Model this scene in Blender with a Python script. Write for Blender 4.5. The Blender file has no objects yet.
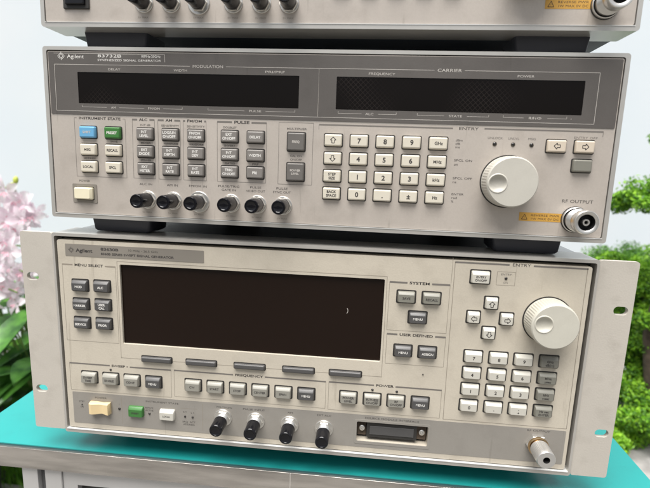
import bpy, bmesh, math, random
from mathutils import Vector, Matrix
R = math.radians
rnd = random.Random(7)
scene = bpy.context.scene
COL = scene.collection
MM = 0.001

# ------------------------------------------------------------------ materials
def nmat(name, col, rough=0.5, metal=0.0, spec=0.5, var=0.0, vscale=30, bump=0.0, bscale=400,
         coat=0.0, stretch=(1, 1, 1), rvar=0.0, trans=0.0, sss=0.0, detail=4, grime=0.0):
    m = bpy.data.materials.new(name); m.use_nodes = True
    nt = m.node_tree; b = nt.nodes['Principled BSDF']
    b.inputs['Base Color'].default_value = (*col, 1)
    b.inputs['Roughness'].default_value = rough
    b.inputs['Metallic'].default_value = metal
    b.inputs['Specular IOR Level'].default_value = spec
    b.inputs['Coat Weight'].default_value = coat
    b.inputs['Transmission Weight'].default_value = trans
    b.inputs['Subsurface Weight'].default_value = sss
    tc = nt.nodes.new('ShaderNodeTexCoord'); mp = nt.nodes.new('ShaderNodeMapping')
    mp.inputs['Scale'].default_value = stretch
    nt.links.new(tc.outputs['Object'], mp.inputs['Vector'])
    if var or rvar:
        n = nt.nodes.new('ShaderNodeTexNoise'); n.inputs['Scale'].default_value = vscale
        n.inputs['Detail'].default_value = detail; n.inputs['Roughness'].default_value = 0.6
        nt.links.new(mp.outputs[0], n.inputs['Vector'])
        if var:
            cr = nt.nodes.new('ShaderNodeValToRGB')
            cr.color_ramp.elements[0].position = 0.3; cr.color_ramp.elements[1].position = 0.7
            cr.color_ramp.elements[0].color = (*[c * (1 - var) for c in col], 1)
            cr.color_ramp.elements[1].color = (*[min(1, c * (1 + var)) for c in col], 1)
            nt.links.new(n.outputs['Fac'], cr.inputs[0]); nt.links.new(cr.outputs[0], b.inputs['Base Color'])
        if rvar:
            mr = nt.nodes.new('ShaderNodeMapRange')
            mr.inputs[3].default_value = max(0.02, rough - rvar); mr.inputs[4].default_value = min(1, rough + rvar)
            nt.links.new(n.outputs['Fac'], mr.inputs[0]); nt.links.new(mr.outputs[0], b.inputs['Roughness'])
    if grime:
        src = b.inputs['Base Color'].links[0].from_socket
        for sc_, lo, hi, amt, st in ((55, .52, .72, grime, (1, 1, 1)), (900, .35, .75, grime * .5, (1, 1, 1)), (160, .66, .70, grime * 1.3, (1, 1, .06))):
            mp2 = nt.nodes.new('ShaderNodeMapping'); mp2.inputs['Scale'].default_value = st; mp2.inputs['Rotation'].default_value = (0, R(20) if st[2] < 1 else 0, 0)
            nt.links.new(tc.outputs['Object'], mp2.inputs[0])
            g = nt.nodes.new('ShaderNodeTexNoise'); g.inputs['Scale'].default_value = sc_; g.inputs['Detail'].default_value = 5
            nt.links.new(mp2.outputs[0], g.inputs['Vector'])
            mr_ = nt.nodes.new('ShaderNodeMapRange'); mr_.inputs[1].default_value = lo; mr_.inputs[2].default_value = hi
            mr_.inputs[3].default_value = 0; mr_.inputs[4].default_value = amt
            nt.links.new(g.outputs['Fac'], mr_.inputs[0])
            mx = nt.nodes.new('ShaderNodeMix'); mx.data_type = 'RGBA'; mx.inputs[7].default_value = (col[0] * .25, col[1] * .22, col[2] * .18, 1)
            nt.links.new(mr_.outputs[0], mx.inputs[0]); nt.links.new(src, mx.inputs[6]); src = mx.outputs[2]
        nt.links.new(src, b.inputs['Base Color'])
    if bump:
        n2 = nt.nodes.new('ShaderNodeTexNoise'); n2.inputs['Scale'].default_value = bscale
        n2.inputs['Detail'].default_value = 3
        nt.links.new(mp.outputs[0], n2.inputs['Vector'])
        bp = nt.nodes.new('ShaderNodeBump'); bp.inputs['Strength'].default_value = bump
        bp.inputs['Distance'].default_value = 0.0004
        nt.links.new(n2.outputs['Fac'], bp.inputs['Height']); nt.links.new(bp.outputs[0], b.inputs['Normal'])
    return m

M = {}
M['beige_mid'] = nmat('beige_panel_paint', (0.51, 0.46, 0.41), 0.34, 0.2, 0.5, 0.06, 12, 0.14, 900, rvar=0.12, stretch=(1, 1, 0.3), grime=0.14)
M['beige_low'] = nmat('tan_panel_paint', (0.535, 0.485, 0.40), 0.42, 0.0, 0.45, 0.05, 8, 0.16, 800, rvar=0.12, grime=0.14)
M['ear'] = nmat('ear_paint', (0.50, 0.465, 0.41), 0.45, 0.0, 0.4, 0.05, 10, 0.18, 700, grime=0.16)
M['trim'] = nmat('trim_metal', (0.58, 0.56, 0.52), 0.30, 0.55, 0.5, 0.06, 30, 0.0)
M['trim_dark'] = nmat('casting_grey', (0.30, 0.29, 0.27), 0.42, 0.3, 0.5, 0.06, 30, 0.1)
M['chrome'] = nmat('polished_edge', (0.75, 0.75, 0.74), 0.18, 1.0)
M['lip'] = nmat('bright_lip', (0.72, 0.72, 0.70), 0.35, 0.3)
M['grey_zone'] = nmat('warm_grey_band', (0.112, 0.102, 0.094), 0.38, 0.1, 0.45, 0.06, 12, 0.1, 900, rvar=0.08, grime=0.12)
M['strip'] = nmat('grey_strip', (0.305, 0.285, 0.255), 0.40, 0.15, 0.5, 0.06, 12, 0.1, 900, grime=0.10)
M['plate'] = nmat('grey_plate', (0.255, 0.232, 0.20), 0.35, 0.15, 0.5, 0.04, 12)
M['black'] = nmat('black_gap', (0.010, 0.010, 0.010), 0.6)
M['well'] = nmat('key_well', (0.028, 0.026, 0.024), 0.55)
M['ink'] = nmat('dark_ink', (0.045, 0.040, 0.037), 0.6)
M['ink_grey'] = nmat('grey_ink', (0.16, 0.145, 0.13), 0.6)
M['groove'] = nmat('groove_shade', (0.27, 0.235, 0.19), 0.6)
M['ink_light'] = nmat('pale_ink', (0.50, 0.47, 0.43), 0.6)
M['ink_white'] = nmat('white_ink', (0.72, 0.70, 0.66), 0.6)
M['cab'] = nmat('cabinet_blue_grey', (0.050, 0.058, 0.075), 0.5, 0.0, 0.5, 0.1, 20, 0.2, 500)
M['cab_top'] = nmat('cabinet_top', (0.36, 0.36, 0.36), 0.25, 0.8, 0.5, 0.08, 20)
M['foot'] = nmat('foot_rubber', (0.028, 0.030, 0.040), 0.45)
M['key_beige'] = nmat('key_beige', (0.62, 0.57, 0.47), 0.42, var=0.03, vscale=40)
M['key_cream'] = nmat('key_cream', (0.62, 0.575, 0.48), 0.4, var=0.03, vscale=40)
M['switch_cream'] = nmat('switch_cream', (0.74, 0.68, 0.50), 0.38, var=0.04, vscale=60)
M['key_peach'] = nmat('key_peach', (0.60, 0.52, 0.42), 0.4, var=0.03, vscale=40)
M['key_dark'] = nmat('key_dark', (0.135, 0.125, 0.115), 0.42, var=0.06, vscale=60)
M['key_mid'] = nmat('key_mid', (0.20, 0.185, 0.17), 0.42, var=0.06, vscale=60)
M['key_char'] = nmat('key_charcoal', (0.075, 0.073, 0.072), 0.38, var=0.06, vscale=60)
M['key_sage'] = nmat('key_sage', (0.20, 0.195, 0.165), 0.42, var=0.05, vscale=60)
M['key_silver'] = nmat('key_silver', (0.27, 0.26, 0.225), 0.32, var=0.04, vscale=60)
M['key_white'] = nmat('key_white', (0.53, 0.51, 0.45), 0.4, var=0.03, vscale=40)
M['key_blue'] = nmat('key_blue', (0.13, 0.36, 0.58), 0.42, var=0.04, vscale=60)
M['key_green'] = nmat('key_green', (0.045, 0.17, 0.038), 0.38, var=0.05, vscale=60)
M['key_yellow'] = nmat('rocker_yellow', (0.70, 0.55, 0.31), 0.4, var=0.06, vscale=50)
M['knob'] = nmat('knob_plastic', (0.50, 0.48, 0.425), 0.40, var=0.04, vscale=40, grime=0.08, rvar=.08)
M['knob_low'] = nmat('knob_plastic_warm', (0.53, 0.51, 0.44), 0.40, var=0.04, vscale=40, grime=0.08, rvar=.08)
M['rubber'] = nmat('black_cap', (0.006, 0.006, 0.008), 0.16, 0, 0.35, coat=0.12)
M['steel'] = nmat('connector_steel', (0.72, 0.70, 0.66), 0.33, 0.9, rvar=0.06, vscale=300)
M['satin'] = nmat('satin_nickel', (0.74, 0.73, 0.71), 0.32, 0.85, rvar=0.05, vscale=200)
M['brass'] = nmat('connector_brass', (0.60, 0.42, 0.23), 0.28, 1.0)
M['sticker'] = nmat('sticker_orange', (0.54, 0.30, 0.055), 0.5, var=0.06, vscale=60)
M['sticker_ink'] = nmat('sticker_ink', (0.06, 0.035, 0.02), 0.6)
M['screen'] = nmat('screen_glass', (0.012, 0.0065, 0.0045), 0.12, 0, 0.18, rvar=0.04, vscale=25)
M['led'] = nmat('led_dark', (0.02, 0.018, 0.016), 0.25)
M['teal'] = nmat('teal_laminate', (0.014, 0.265, 0.255), 0.30, 0, 0.45, 0.05, 5, 0.1, 300, rvar=0.10, grime=0.06)
M['teal_edge'] = nmat('teal_edge', (0.02, 0.09, 0.10), 0.6)
M['alu'] = nmat('brushed_rail', (0.60, 0.565, 0.53), 0.20, 0.88, 0.5, 0.38, 11, 0.3, 60, stretch=(0.6, 1, 5), rvar=0.14)
M['alu_light'] = nmat('anodised_leg', (0.62, 0.61, 0.60), 0.4, 0.5, 0.5, 0.06, 12)
M['alu_dark'] = nmat('leg_groove', (0.10, 0.10, 0.10), 0.5)
M['board'] = nmat('board', (0.30, 0.28, 0.25), 0.6, var=0.1)
#WALL
M['seam'] = nmat('wall_shade_line', (0.42, 0.50, 0.56), 0.7)  # grey tone for the soft shade line on the fabric
M['dirt'] = nmat('paving', (0.12, 0.115, 0.105), 0.9, var=0.3, vscale=14, bump=0.6, bscale=60)
M['stone'] = nmat('rock', (0.30, 0.29, 0.275), 0.8, var=0.35, vscale=22, bump=0.8, bscale=80)
M['pot'] = nmat('dark_pot', (0.035, 0.033, 0.03), 0.5, var=0.2)
M['bark'] = nmat('bark', (0.085, 0.062, 0.045), 0.85, var=0.4, vscale=60, bump=0.9, bscale=150)
M['stem'] = nmat('stem_green', (0.16, 0.26, 0.06), 0.5, var=0.2)
M['bud'] = nmat('bud', (0.45, 0.52, 0.08), 0.5, var=0.15)

def leafmat(name, a, b, rough=0.5, trans=0.25, scale=60):
    m = bpy.data.materials.new(name); m.use_nodes = True
    nt = m.node_tree; bs = nt.nodes['Principled BSDF']; out = nt.nodes['Material Output']
    tc = nt.nodes.new('ShaderNodeTexCoord'); n = nt.nodes.new('ShaderNodeTexNoise')
    n.inputs['Scale'].default_value = scale; n.inputs['Detail'].default_value = 3
    cr = nt.nodes.new('ShaderNodeValToRGB')
    cr.color_ramp.elements[0].position = 0.35; cr.color_ramp.elements[1].position = 0.65
    cr.color_ramp.elements[0].color = (*a, 1); cr.color_ramp.elements[1].color = (*b, 1)
    nt.links.new(tc.outputs['Object'], n.inputs['Vector']); nt.links.new(n.outputs['Fac'], cr.inputs[0])
    nt.links.new(cr.outputs[0], bs.inputs['Base Color']); bs.inputs['Roughness'].default_value = rough
    tr = nt.nodes.new('ShaderNodeBsdfTranslucent'); mx = nt.nodes.new('ShaderNodeMixShader')
    nt.links.new(cr.outputs[0], tr.inputs[0]); mx.inputs[0].default_value = trans
    nt.links.new(bs.outputs[0], mx.inputs[1]); nt.links.new(tr.outputs[0], mx.inputs[2])
    nt.links.new(mx.outputs[0], out.inputs['Surface'])
    return m
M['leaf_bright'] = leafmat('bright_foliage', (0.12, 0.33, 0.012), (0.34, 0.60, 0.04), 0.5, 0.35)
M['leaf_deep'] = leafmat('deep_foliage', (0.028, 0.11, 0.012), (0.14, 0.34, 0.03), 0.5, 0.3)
M['leaf_broad'] = leafmat('broad_leaf', (0.022, 0.085, 0.015), (0.085, 0.24, 0.035), 0.35, 0.25, 30)
M['petal'] = leafmat('petal_pink', (0.88, 0.72, 0.80), (0.93, 0.92, 0.93), 0.55, 0.35, 70)
M['petal_core'] = leafmat('petal_core', (0.72, 0.30, 0.42), (0.82, 0.5, 0.58), 0.5, 0.2)
M['grass'] = leafmat('grass_blade', (0.12, 0.32, 0.03), (0.32, 0.60, 0.08), 0.5, 0.3, 20)

M['wall'] = leafmat('pale_fabric', (0.76, 0.83, 0.88), (0.83, 0.87, 0.90), 0.8, 0.12, 1.3)
def display_mat():
    m = nmat('mesh_display_window', (0.010, 0.009, 0.009), 0.09, 0, 0.17)
    nt = m.node_tree; b = nt.nodes['Principled BSDF']
    tc = nt.nodes.new('ShaderNodeTexCoord'); mp = nt.nodes.new('ShaderNodeMapping')
    mp.inputs['Rotation'].default_value = (0, R(45), 0)
    nt.links.new(tc.outputs['Object'], mp.inputs[0])
    mul = nt.nodes.new('ShaderNodeMath'); mul.operation = 'MAXIMUM'
    for i, d in enumerate(('X', 'Z')):
        w = nt.nodes.new('ShaderNodeTexWave'); w.wave_type = 'BANDS'; w.bands_direction = d
        w.inputs['Scale'].default_value = 125; w.inputs['Distortion'].default_value = 0
        nt.links.new(mp.outputs[0], w.inputs[0]); nt.links.new(w.outputs['Fac'], mul.inputs[i])
    n = nt.nodes.new('ShaderNodeTexNoise'); n.inputs['Scale'].default_value = 14
    nt.links.new(tc.outputs['Object'], n.inputs[0])
    cr = nt.nodes.new('ShaderNodeValToRGB')
    cr.color_ramp.elements[0].position = 0.86; cr.color_ramp.elements[0].color = (0.005, 0.0035, 0.003, 1)
    cr.color_ramp.elements[1].position = 1.0; cr.color_ramp.elements[1].color = (0.026, 0.021, 0.019, 1)
    n.inputs['Detail'].default_value = 1
    mk = nt.nodes.new('ShaderNodeMapRange'); mk.inputs[1].default_value = .46; mk.inputs[2].default_value = .68
    nt.links.new(n.outputs['Fac'], mk.inputs[0])
    pr = nt.nodes.new('ShaderNodeMath'); pr.operation = 'MULTIPLY'
    mk.inputs[3].default_value = .82; mk.inputs[4].default_value = 1.0
    nt.links.new(mul.outputs[0], pr.inputs[0]); nt.links.new(mk.outputs[0], pr.inputs[1])
    nt.links.new(pr.outputs[0], cr.inputs[0])
    nt.links.new(cr.outputs[0], b.inputs['Base Color'])
    return m
M['display'] = display_mat()

# ------------------------------------------------------------------ mesh builder (units: mm)
class MB:
    def __init__(s): s.v = []; s.f = []; s.m = []; s.slots = []
    def add(s, vs, fs, mat):
        if mat not in s.slots: s.slots.append(mat)
        k = s.slots.index(mat); o = len(s.v)
        s.v += [tuple(v) for v in vs]; s.f += [tuple(i + o for i in f) for f in fs]; s.m += [k] * len(fs)
    def build(s, name, parent=None, loc=(0, 0, 0), smooth=35, bevel=0, label=None, fix=False):
        me = bpy.data.meshes.new(name)
        me.from_pydata([(x * MM, y * MM, z * MM) for x, y, z in s.v], [], s.f)
        for k in s.slots: me.materials.append(M[k])
        me.polygons.foreach_set('material_index', s.m)
        if fix:
            bm = bmesh.new(); bm.from_mesh(me)
            bmesh.ops.recalc_face_normals(bm, faces=bm.faces); bm.to_mesh(me); bm.free()
        me.update()
        if smooth:
            me.shade_smooth(); me.set_sharp_from_angle(angle=R(smooth))
        o = bpy.data.objects.new(name, me); COL.objects.link(o)
        o.location = [c * MM for c in loc]
        if parent: o.parent = parent
        if label: o['label'] = label
        if bevel:
            b = o.modifiers.new('bevel', 'BEVEL'); b.width = bevel * MM; b.segments = 2
            b.limit_method = 'ANGLE'; b.angle_limit = R(40); b.harden_normals = True
        return o

def absorb(o, p):
    """print the lettering p onto the mesh of part o (one mesh, more material slots)"""
    me = o.data; remap = []
    for kk in p.slots:
        names = [mt.name for mt in me.materials]
        if M[kk].name not in names: me.materials.append(M[kk]); names.append(M[kk].name)
        remap.append(names.index(M[kk].name))
    bm = bmesh.new(); bm.from_mesh(me)
    vs = [bm.verts.new((x * MM, y * MM, z * MM)) for x, y, z in p.v]
    for f, k in zip(p.f, p.m):
        try: fc = bm.faces.new([vs[i] for i in f]); fc.material_index = remap[k]; fc.smooth = False
        except ValueError: pass
    bm.to_mesh(me); bm.free()

def thing(name, label, cat, loc=(0, 0, 0), rot=(0, 0, 0), group=None, kind=None):
    o = bpy.data.objects.new(name, None); COL.objects.link(o)
    o.location = [c * MM for c in loc]; o.rotation_euler = rot; o.empty_display_size = 0.05
    return tag(o, label, cat, group, kind)
def tag(o, label=None, cat=None, group=None, kind=None):
    if label: o['label'] = label
    if cat: o['category'] = cat
    if group: o['group'] = group
    if kind: o['kind'] = kind
    return o

def box(mb, x0, x1, y0, y1, z0, z1, mat):
    v = [(x, y, z) for x in (x0, x1) for y in (y0, y1) for z in (z0, z1)]
    mb.add(v, [(0, 1, 3, 2), (4, 6, 7, 5), (0, 4, 5, 1), (2, 3, 7, 6), (0, 2, 6, 4), (1, 5, 7, 3)], mat)

def rrect(x0, x1, z0, z1, r, n=4):
    pts = []
    for cx, cz, a in ((x1 - r, z1 - r, 0), (x0 + r, z1 - r, 90), (x0 + r, z0 + r, 180), (x1 - r, z0 + r, 270)):
        if r <= 0: pts.append((cx, cz)); continue
        for i in range(n + 1):
            t = R(a + 90 * i / n); pts.append((cx + r * math.cos(t), cz + r * math.sin(t)))
    return pts          # counter-clockwise seen from the front (-y)
def circle(cx, cz, r, n=32, ph=0):
    return [(cx + r * math.cos(2 * math.pi * i / n + ph), cz + r * math.sin(2 * math.pi * i / n + ph)) for i in range(n)]

def loft(mb, rings, mat, cap=True, cap0=False, capmat=None):
    """rings = list of (pts2d, y) from back (large y) to front (small y)"""
    n = len(rings[0][0]); v = []
    for pts, y in rings: v += [(p[0], y, p[1]) for p in pts]
    f = []
    for k in range(len(rings) - 1):
        a = k * n; b = a + n
        for i in range(n):
            j = (i + 1) % n; f.append((a + i, a + j, b + j, b + i))
    mb.add(v, f, mat)
    if cap: mb.add([(p[0], rings[-1][1], p[1]) for p in rings[-1][0]], [tuple(range(n))], capmat or mat)
    if cap0: mb.add([(p[0], rings[0][1], p[1]) for p in rings[0][0]], [tuple(range(n))[::-1]], mat)

def shape(mb, outer, holes, y0, y1, mat, holemat=None, back=True):
    """flat plate with holes, y0 = front, y1 = back"""
    bm = bmesh.new(); loops = [outer] + list(holes); edges = []; ctr = []
    for lp in loops:
        vs = [bm.verts.new((x, 0, z)) for x, z in lp]
        for i in range(len(vs)): edges.append(bm.edges.new((vs[i], vs[(i + 1) % len(vs)])))
    bmesh.ops.triangle_fill(bm, use_beauty=True, edges=edges, normal=(0, -1, 0))
    bm.verts.index_update()
    vs = [v.co.copy() for v in bm.verts]; fs = []
    for f in bm.faces:
        ids = [v.index for v in f.verts]
        if f.normal.y > 0: ids.reverse()
        fs.append(ids)
    bm.free()
    mb.add([(v.x, y0, v.z) for v in vs], fs, mat)
    if back: mb.add([(v.x, y1, v.z) for v in vs], [f[::-1] for f in fs], mat)
    for k, lp in enumerate(loops):
        n = len(lp); v = [(x, y0, z) for x, z in lp] + [(x, y1, z) for x, z in lp]
        # outer loop is counter-clockwise from the front; holes are too, so flip them
        f = [((i), (i + n), ((i + 1) % n + n), ((i + 1) % n)) for i in range(n)]
        if k: f = [q[::-1] for q in f]
        mb.add(v, f, (holemat or mat) if k else mat)

def line(mb, x0, z0, x1, z1, w, y, mat):
    d = Vector((x1 - x0, z1 - z0)); L = d.length
    if L == 0: return
    n = Vector((-d.y, d.x)) / L * w / 2
    mb.add([(x0 - n.x, y, z0 - n.y), (x1 - n.x, y, z1 - n.y), (x1 + n.x, y, z1 + n.y), (x0 + n.x, y, z0 + n.y)], [(0, 1, 2, 3)], mat)

# ------------------------------------------------------------------ lettering
CHARS = 'ABCDEFGHIJKLMNOPQRSTUVWXYZabcdefghijklmnopqrstuvwxyz0123456789.,-+/%!&()µΦ±|•=<>'
GLY = {}
def _tm(s, off):
    cu = bpy.data.curves.new('t', 'FONT'); cu.body = s; cu.size = 1; cu.resolution_u = 3; cu.offset = off; cu.fill_mode = 'FRONT'
    o = bpy.data.objects.new('t', cu)
    me = bpy.data.meshes.new_from_object(o)
    v = [(a.co.x, a.co.y) for a in me.vertices]; f = [tuple(p.vertices) for p in me.polygons]
    nz = [p.normal.z for p in me.polygons]
    f = [q if z > 0 else q[::-1] for q, z in zip(f, nz)]
    bpy.data.objects.remove(o); bpy.data.curves.remove(cu); bpy.data.meshes.remove(me)
    return v, f
for off in (0.0, 0.03):
    hx = max(p[0] for p in _tm('H', off)[0]); hz = max(p[1] for p in _tm('H', off)[0])
    for c in CHARS:
        v, f = _tm(c, off if c not in 'MWNmwΦ' else off * 0.25); adv = max(p[0] for p in _tm(c + 'H', off)[0]) - hx
        GLY[c, off > 0] = (v, f, adv, hz)
    GLY[' ', off > 0] = ([], [], 0.33, hz)

for b_ in (False, True): GLY['Φ', b_] = (list(GLY['O', b_][0]),) + GLY['O', b_][1:]
PHI = [id(GLY['Φ', b_][0]) for b_ in (False, True)]
def mb_phi(g): return id(g[0]) in PHI
def text(mb, s, cx, cz, h, y, mat, w=None, align='c', bold=False, sp=0.0):
    """h = capital height in mm, centred on (cx, cz); w squeezes or stretches to that width"""
    x = 0; items = []
    for c in s:
        g = GLY.get((c, bold)) or GLY[' ', bold]
        items.append((g, x)); x += g[2] + sp
    tot = x - sp; k = h / GLY['H', bold][3]; kx = k if w is None else w / tot
    if w is None: w = tot * k
    ox = cx - w / 2 if align == 'c' else (cx if align == 'l' else cx - w)
    for (v, f, a, hz), gx in items:
        if mb_phi(g):
            gw = (min(q[0] for q in v) + max(q[0] for q in v)) * 0.5 * kx; line(mb, ox + gx * kx + gw, cz - h * .62, ox + gx * kx + gw, cz + h * .62, h * .15, y - 0.01, mat)
        if v: mb.add([(ox + (p[0] + gx) * kx, y, cz - h / 2 + p[1] * k) for p in v], f, mat)

def arrow(mb, cx, cz, s, ang, y, mat, t=0.45):
    """hollow block arrow pointing up, turned by ang"""
    P = [(0, 1), (-.95, .05), (-.42, .05), (-.42, -.9), (.42, -.9), (.42, .05), (.95, .05)]
    c, q = math.cos(ang), math.sin(ang)
    P = [((x * c - z * q) * s + cx, (x * q + z * c) * s + cz) for x, z in P]
    for i in range(len(P)):
        a, b = P[i], P[(i + 1) % len(P)]
        line(mb, a[0], a[1], b[0], b[1], t, y - 0.004 * (i % 3), mat)

def spark(mb, cx, cz, s, y, mat):
    for k in range(12):
        a = k * math.pi / 6
        r0, r1 = (0.28, 1.0) if k % 3 == 0 else (0.38, 0.8)
        line(mb, cx + s * r0 * math.cos(a), cz + s * r0 * math.sin(a), cx + s * r1 * math.cos(a), cz + s * r1 * math.sin(a), s * 0.13, y, mat)

def gbox(mb, x0, x1, zt, zb, title, y, mat, th=1.9, tw=None, bar=1.1, lw=0.3, barmat=None, inkmat='ink', barw=None, bottom=True, txtz=None):
    barmat = barmat or mat
    tot = tw if title else 0
    c = (x0 + x1) / 2; g = 1.6
    if title:
        text(mb, title, c, zt if txtz is None else txtz, th, y, 'ink', w=tw, bold=True)
        l1, r0 = c - tot / 2 - g, c + tot / 2 + g
        xa, xb = (x0, l1) if barw is None else (max(x0, l1 - barw), l1)
        line(mb, x0, zt, l1, zt, lw, y, mat); line(mb, r0, zt, x1, zt, lw, y, mat)
        if bar:
            line(mb, x0, zt - 0.1, l1, zt - 0.1, bar, y - 0.01, barmat); line(mb, r0, zt - 0.1, x1, zt - 0.1, bar, y - 0.01, barmat)
    else: line(mb, x0, zt, x1, zt, lw, y, mat)
    line(mb, x0, zt, x0, zb, lw, y - 0.005, mat); line(mb, x1, zt, x1, zb, lw, y - 0.005, mat)
    if bottom: line(mb, x0, zb, x1, zb, lw, y, mat)

# ------------------------------------------------------------------ shared parts
def key(parent, name, x, z, w, h, mat, lines, ink='ink', th=1.5, py=0.0, H=3.2, style='flat', wide=None, icon=None, well='well', label=None, bold=True):
    mb = MB(); g = 0.75 if style == 'flat' else 1.05
    loft(mb, [(rrect(-w/2 - g, w/2 + g, -h/2 - g, h/2 + g, 1.2), 0.05), (rrect(-w/2 - g, w/2 + g, -h/2 - g, h/2 + g, 1.2), -0.12)], well)
    if style == 'flat':
        R_ = [(0, 0, 0, -0.1), (0.05, 0.05, 0.05, -H + 1.2), (0.28, 0.28, 0.28, -H + 0.45), (0.75, 0.75, 0.75, -H + 0.05), (1.15, 1.15, 1.15, -H)]
        zo = 0
    else:   # wedge: the upper edge slopes back
        t = h * 0.21
        R_ = [(0, 0, 0, -0.1), (0.05, 0.1, 0.05, -H * 0.42), (0.25, 0.6, 0.2, -H * 0.62), (0.55, t, 0.45, -H + 0.25), (0.85, t + 0.35, 0.75, -H)]
        zo = -t / 2 + 0.35
    rings = []
    for ix, it, ib, y in R_:
        rings.append((rrect(-w/2 + ix, w/2 - ix, -h/2 + ib, h/2 - it, max(0.25, 0.95 - ix * 0.4)), y))
    loft(mb, rings, mat)
    n = len(lines); pitch = th * 1.5
    for i, s in enumerate(lines):
        zz = zo + ((n - 1) / 2 - i) * pitch
        mw = w - 2.0
        est = 0.0
        for c in s:
            gl = GLY.get((c, bold)) or GLY[' ', bold]; est += gl[2]
        est *= th / GLY['H', bold][3]
        text(mb, s, 0, zz, th, -H - 0.06, ink, w=min(est, mw), bold=bold)
    if icon is not None: arrow(mb, 0, zo, min(w, h) * 0.26, icon, -H - 0.06, ink, 0.5)
    return mb.build(name, parent, (x, py, z), smooth=50, label=label)

def bnc(parent, x, z, py, name='coaxial_connector', L=19.0, c0=2.9, ring=7.2, cap=True):
    mb = MB()
    # washer, hex nut, barrel
    loft(mb, [(circle(0, 0, ring, 40), 0.05), (circle(0, 0, ring, 40), -0.7), (circle(0, 0, ring - 0.35, 40), -1.0)], 'steel')
    loft(mb, [(circle(0, 0, 6.5, 6), -0.8), (circle(0, 0, 6.5, 6), -1.8), (circle(0, 0, 6.1, 6), -2.3)], 'steel')
    prof = [(5.1, -1.2)]
    for k in range(7): prof += [(5.1, -3 - k * 0.75), (4.75, -3.3 - k * 0.75)]
    prof += [(4.8, -12), (4.5, -12.3)]
    loft(mb, [(circle(0, 0, r, 32), y) for r, y in prof], 'steel')
    o = mb.build(name, parent, (x, py, z), smooth=45)
    if cap:
        c = MB(); pr = [(5.2, -c0), (5.6, -c0 - .2), (5.65, -c0 - 1.3), (5.45, -c0 - 1.9), (5.4, -c0 - 3), (5.3, -L + 1.0), (5.15, -L + 0.4), (4.8, -L), (3.7, -L), (3.5, -L + 0.3), (2.7, -L + 0.6), (0.8, -L + 0.6)]
        loft(c, [(circle(0, 0, r, 36), y) for r, y in pr], 'rubber')
        c.build('dust_cap', o, (0, 0, 0), smooth=40)
    return o

def knob(parent, x, z, py, rad, H, mat, dx, dz, dr):
    mb = MB(); n = 220
    def kn(r, amp):
        amp *= 0.6
        return [(( r - (amp if (i % 4) in (0, 1) else 0)) * math.cos(2*math.pi*i/n), (r - (amp if (i % 4) in (0, 1) else 0)) * math.sin(2*math.pi*i/n)) for i in range(n)]
    rings = [(kn(rad + 0.5, 0), -0.6), (kn(rad + 0.5, 0), -1.5), (kn(rad + 0.4, .0), -1.8), (kn(rad + 0.4, 0.45), -2.0), (kn(rad + 0.15, 0.45), -H + 2.4), (kn(rad, 0), -H + 2.0), (kn(rad - 0.25, 0), -H + 0.7), (kn(rad - 1.0, 0), -H)]
    loft(mb, rings, mat, cap=False)
    # face from the rim to the finger dimple, then the bowl of the dimple
    def circ(r, cx=dx, cz=dz): return circle(cx, cz, r, n)
    loft(mb, [(kn(rad - 1.0, 0), -H), (circ(dr + 0.5), -H + 0.02), (circ(dr), -H - 0.35), (circ(dr - 0.4), -H - 0.3), (circ(dr - 0.9), -H + 0.5), (circ(dr * 0.7), -H + 1.7), (circ(dr * 0.4), -H + 2.4), (circ(dr * 0.1), -H + 2.6)], mat)
    b = MB(); loft(b, [(circle(0, 0, rad + 1.3, 80), 0.05), (circle(0, 0, rad + 1.3, 80), -0.3)], 'well')
    o = mb.build('tuning_knob', parent, (x, py, z), smooth=30)
    b.build('knob_collar', o, (0, 0, 0))
    return o

def led(parent, x, z, py, r=1.35, ring=True):
    mb = MB()
    if ring: loft(mb, [(circle(0, 0, r + 0.35, 24), 0.03), (circle(0, 0, r + 0.35, 24), -0.12)], 'groove')
    loft(mb, [(circle(0, 0, r, 24), 0), (circle(0, 0, r, 24), -0.3), (circle(0, 0, r * 0.7, 24), -0.7), (circle(0, 0, r * 0.3, 24), -0.85)], 'led')
    mb.build('indicator_lamp', parent, (x, py, z))

def feet(parent, xs, zfront, zrear, depth, yf=14):
    for x in xs:
        for y, hgt in ((yf, zfront), (depth - 70, zrear)):
            mb = MB(); w = 52; d = 34
            for (ins, z0) in ((0, 0),): pass
            v = []; rr = [(0, 0.4), (1.5, -hgt + 1.5), (3.0, -hgt)]
            n = None
            for ins, z in rr:
                P = rrect(-w/2 + ins, w/2 - ins, ins * 0.6, d - ins * 0.6, 3); n = len(P)
                v += [(a, b, z) for a, b in P]
            f = []
            for k in range(2):
                for i in range(n):
                    j = (i + 1) % n; f.append((k*n + i, k*n + n + i, k*n + n + j, k*n + j))
            f.append(tuple(range(2*n, 3*n))[::-1])
            mb.add(v, f, 'foot')
            mb.build('foot', parent, (x, y, 0), fix=True)

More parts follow.
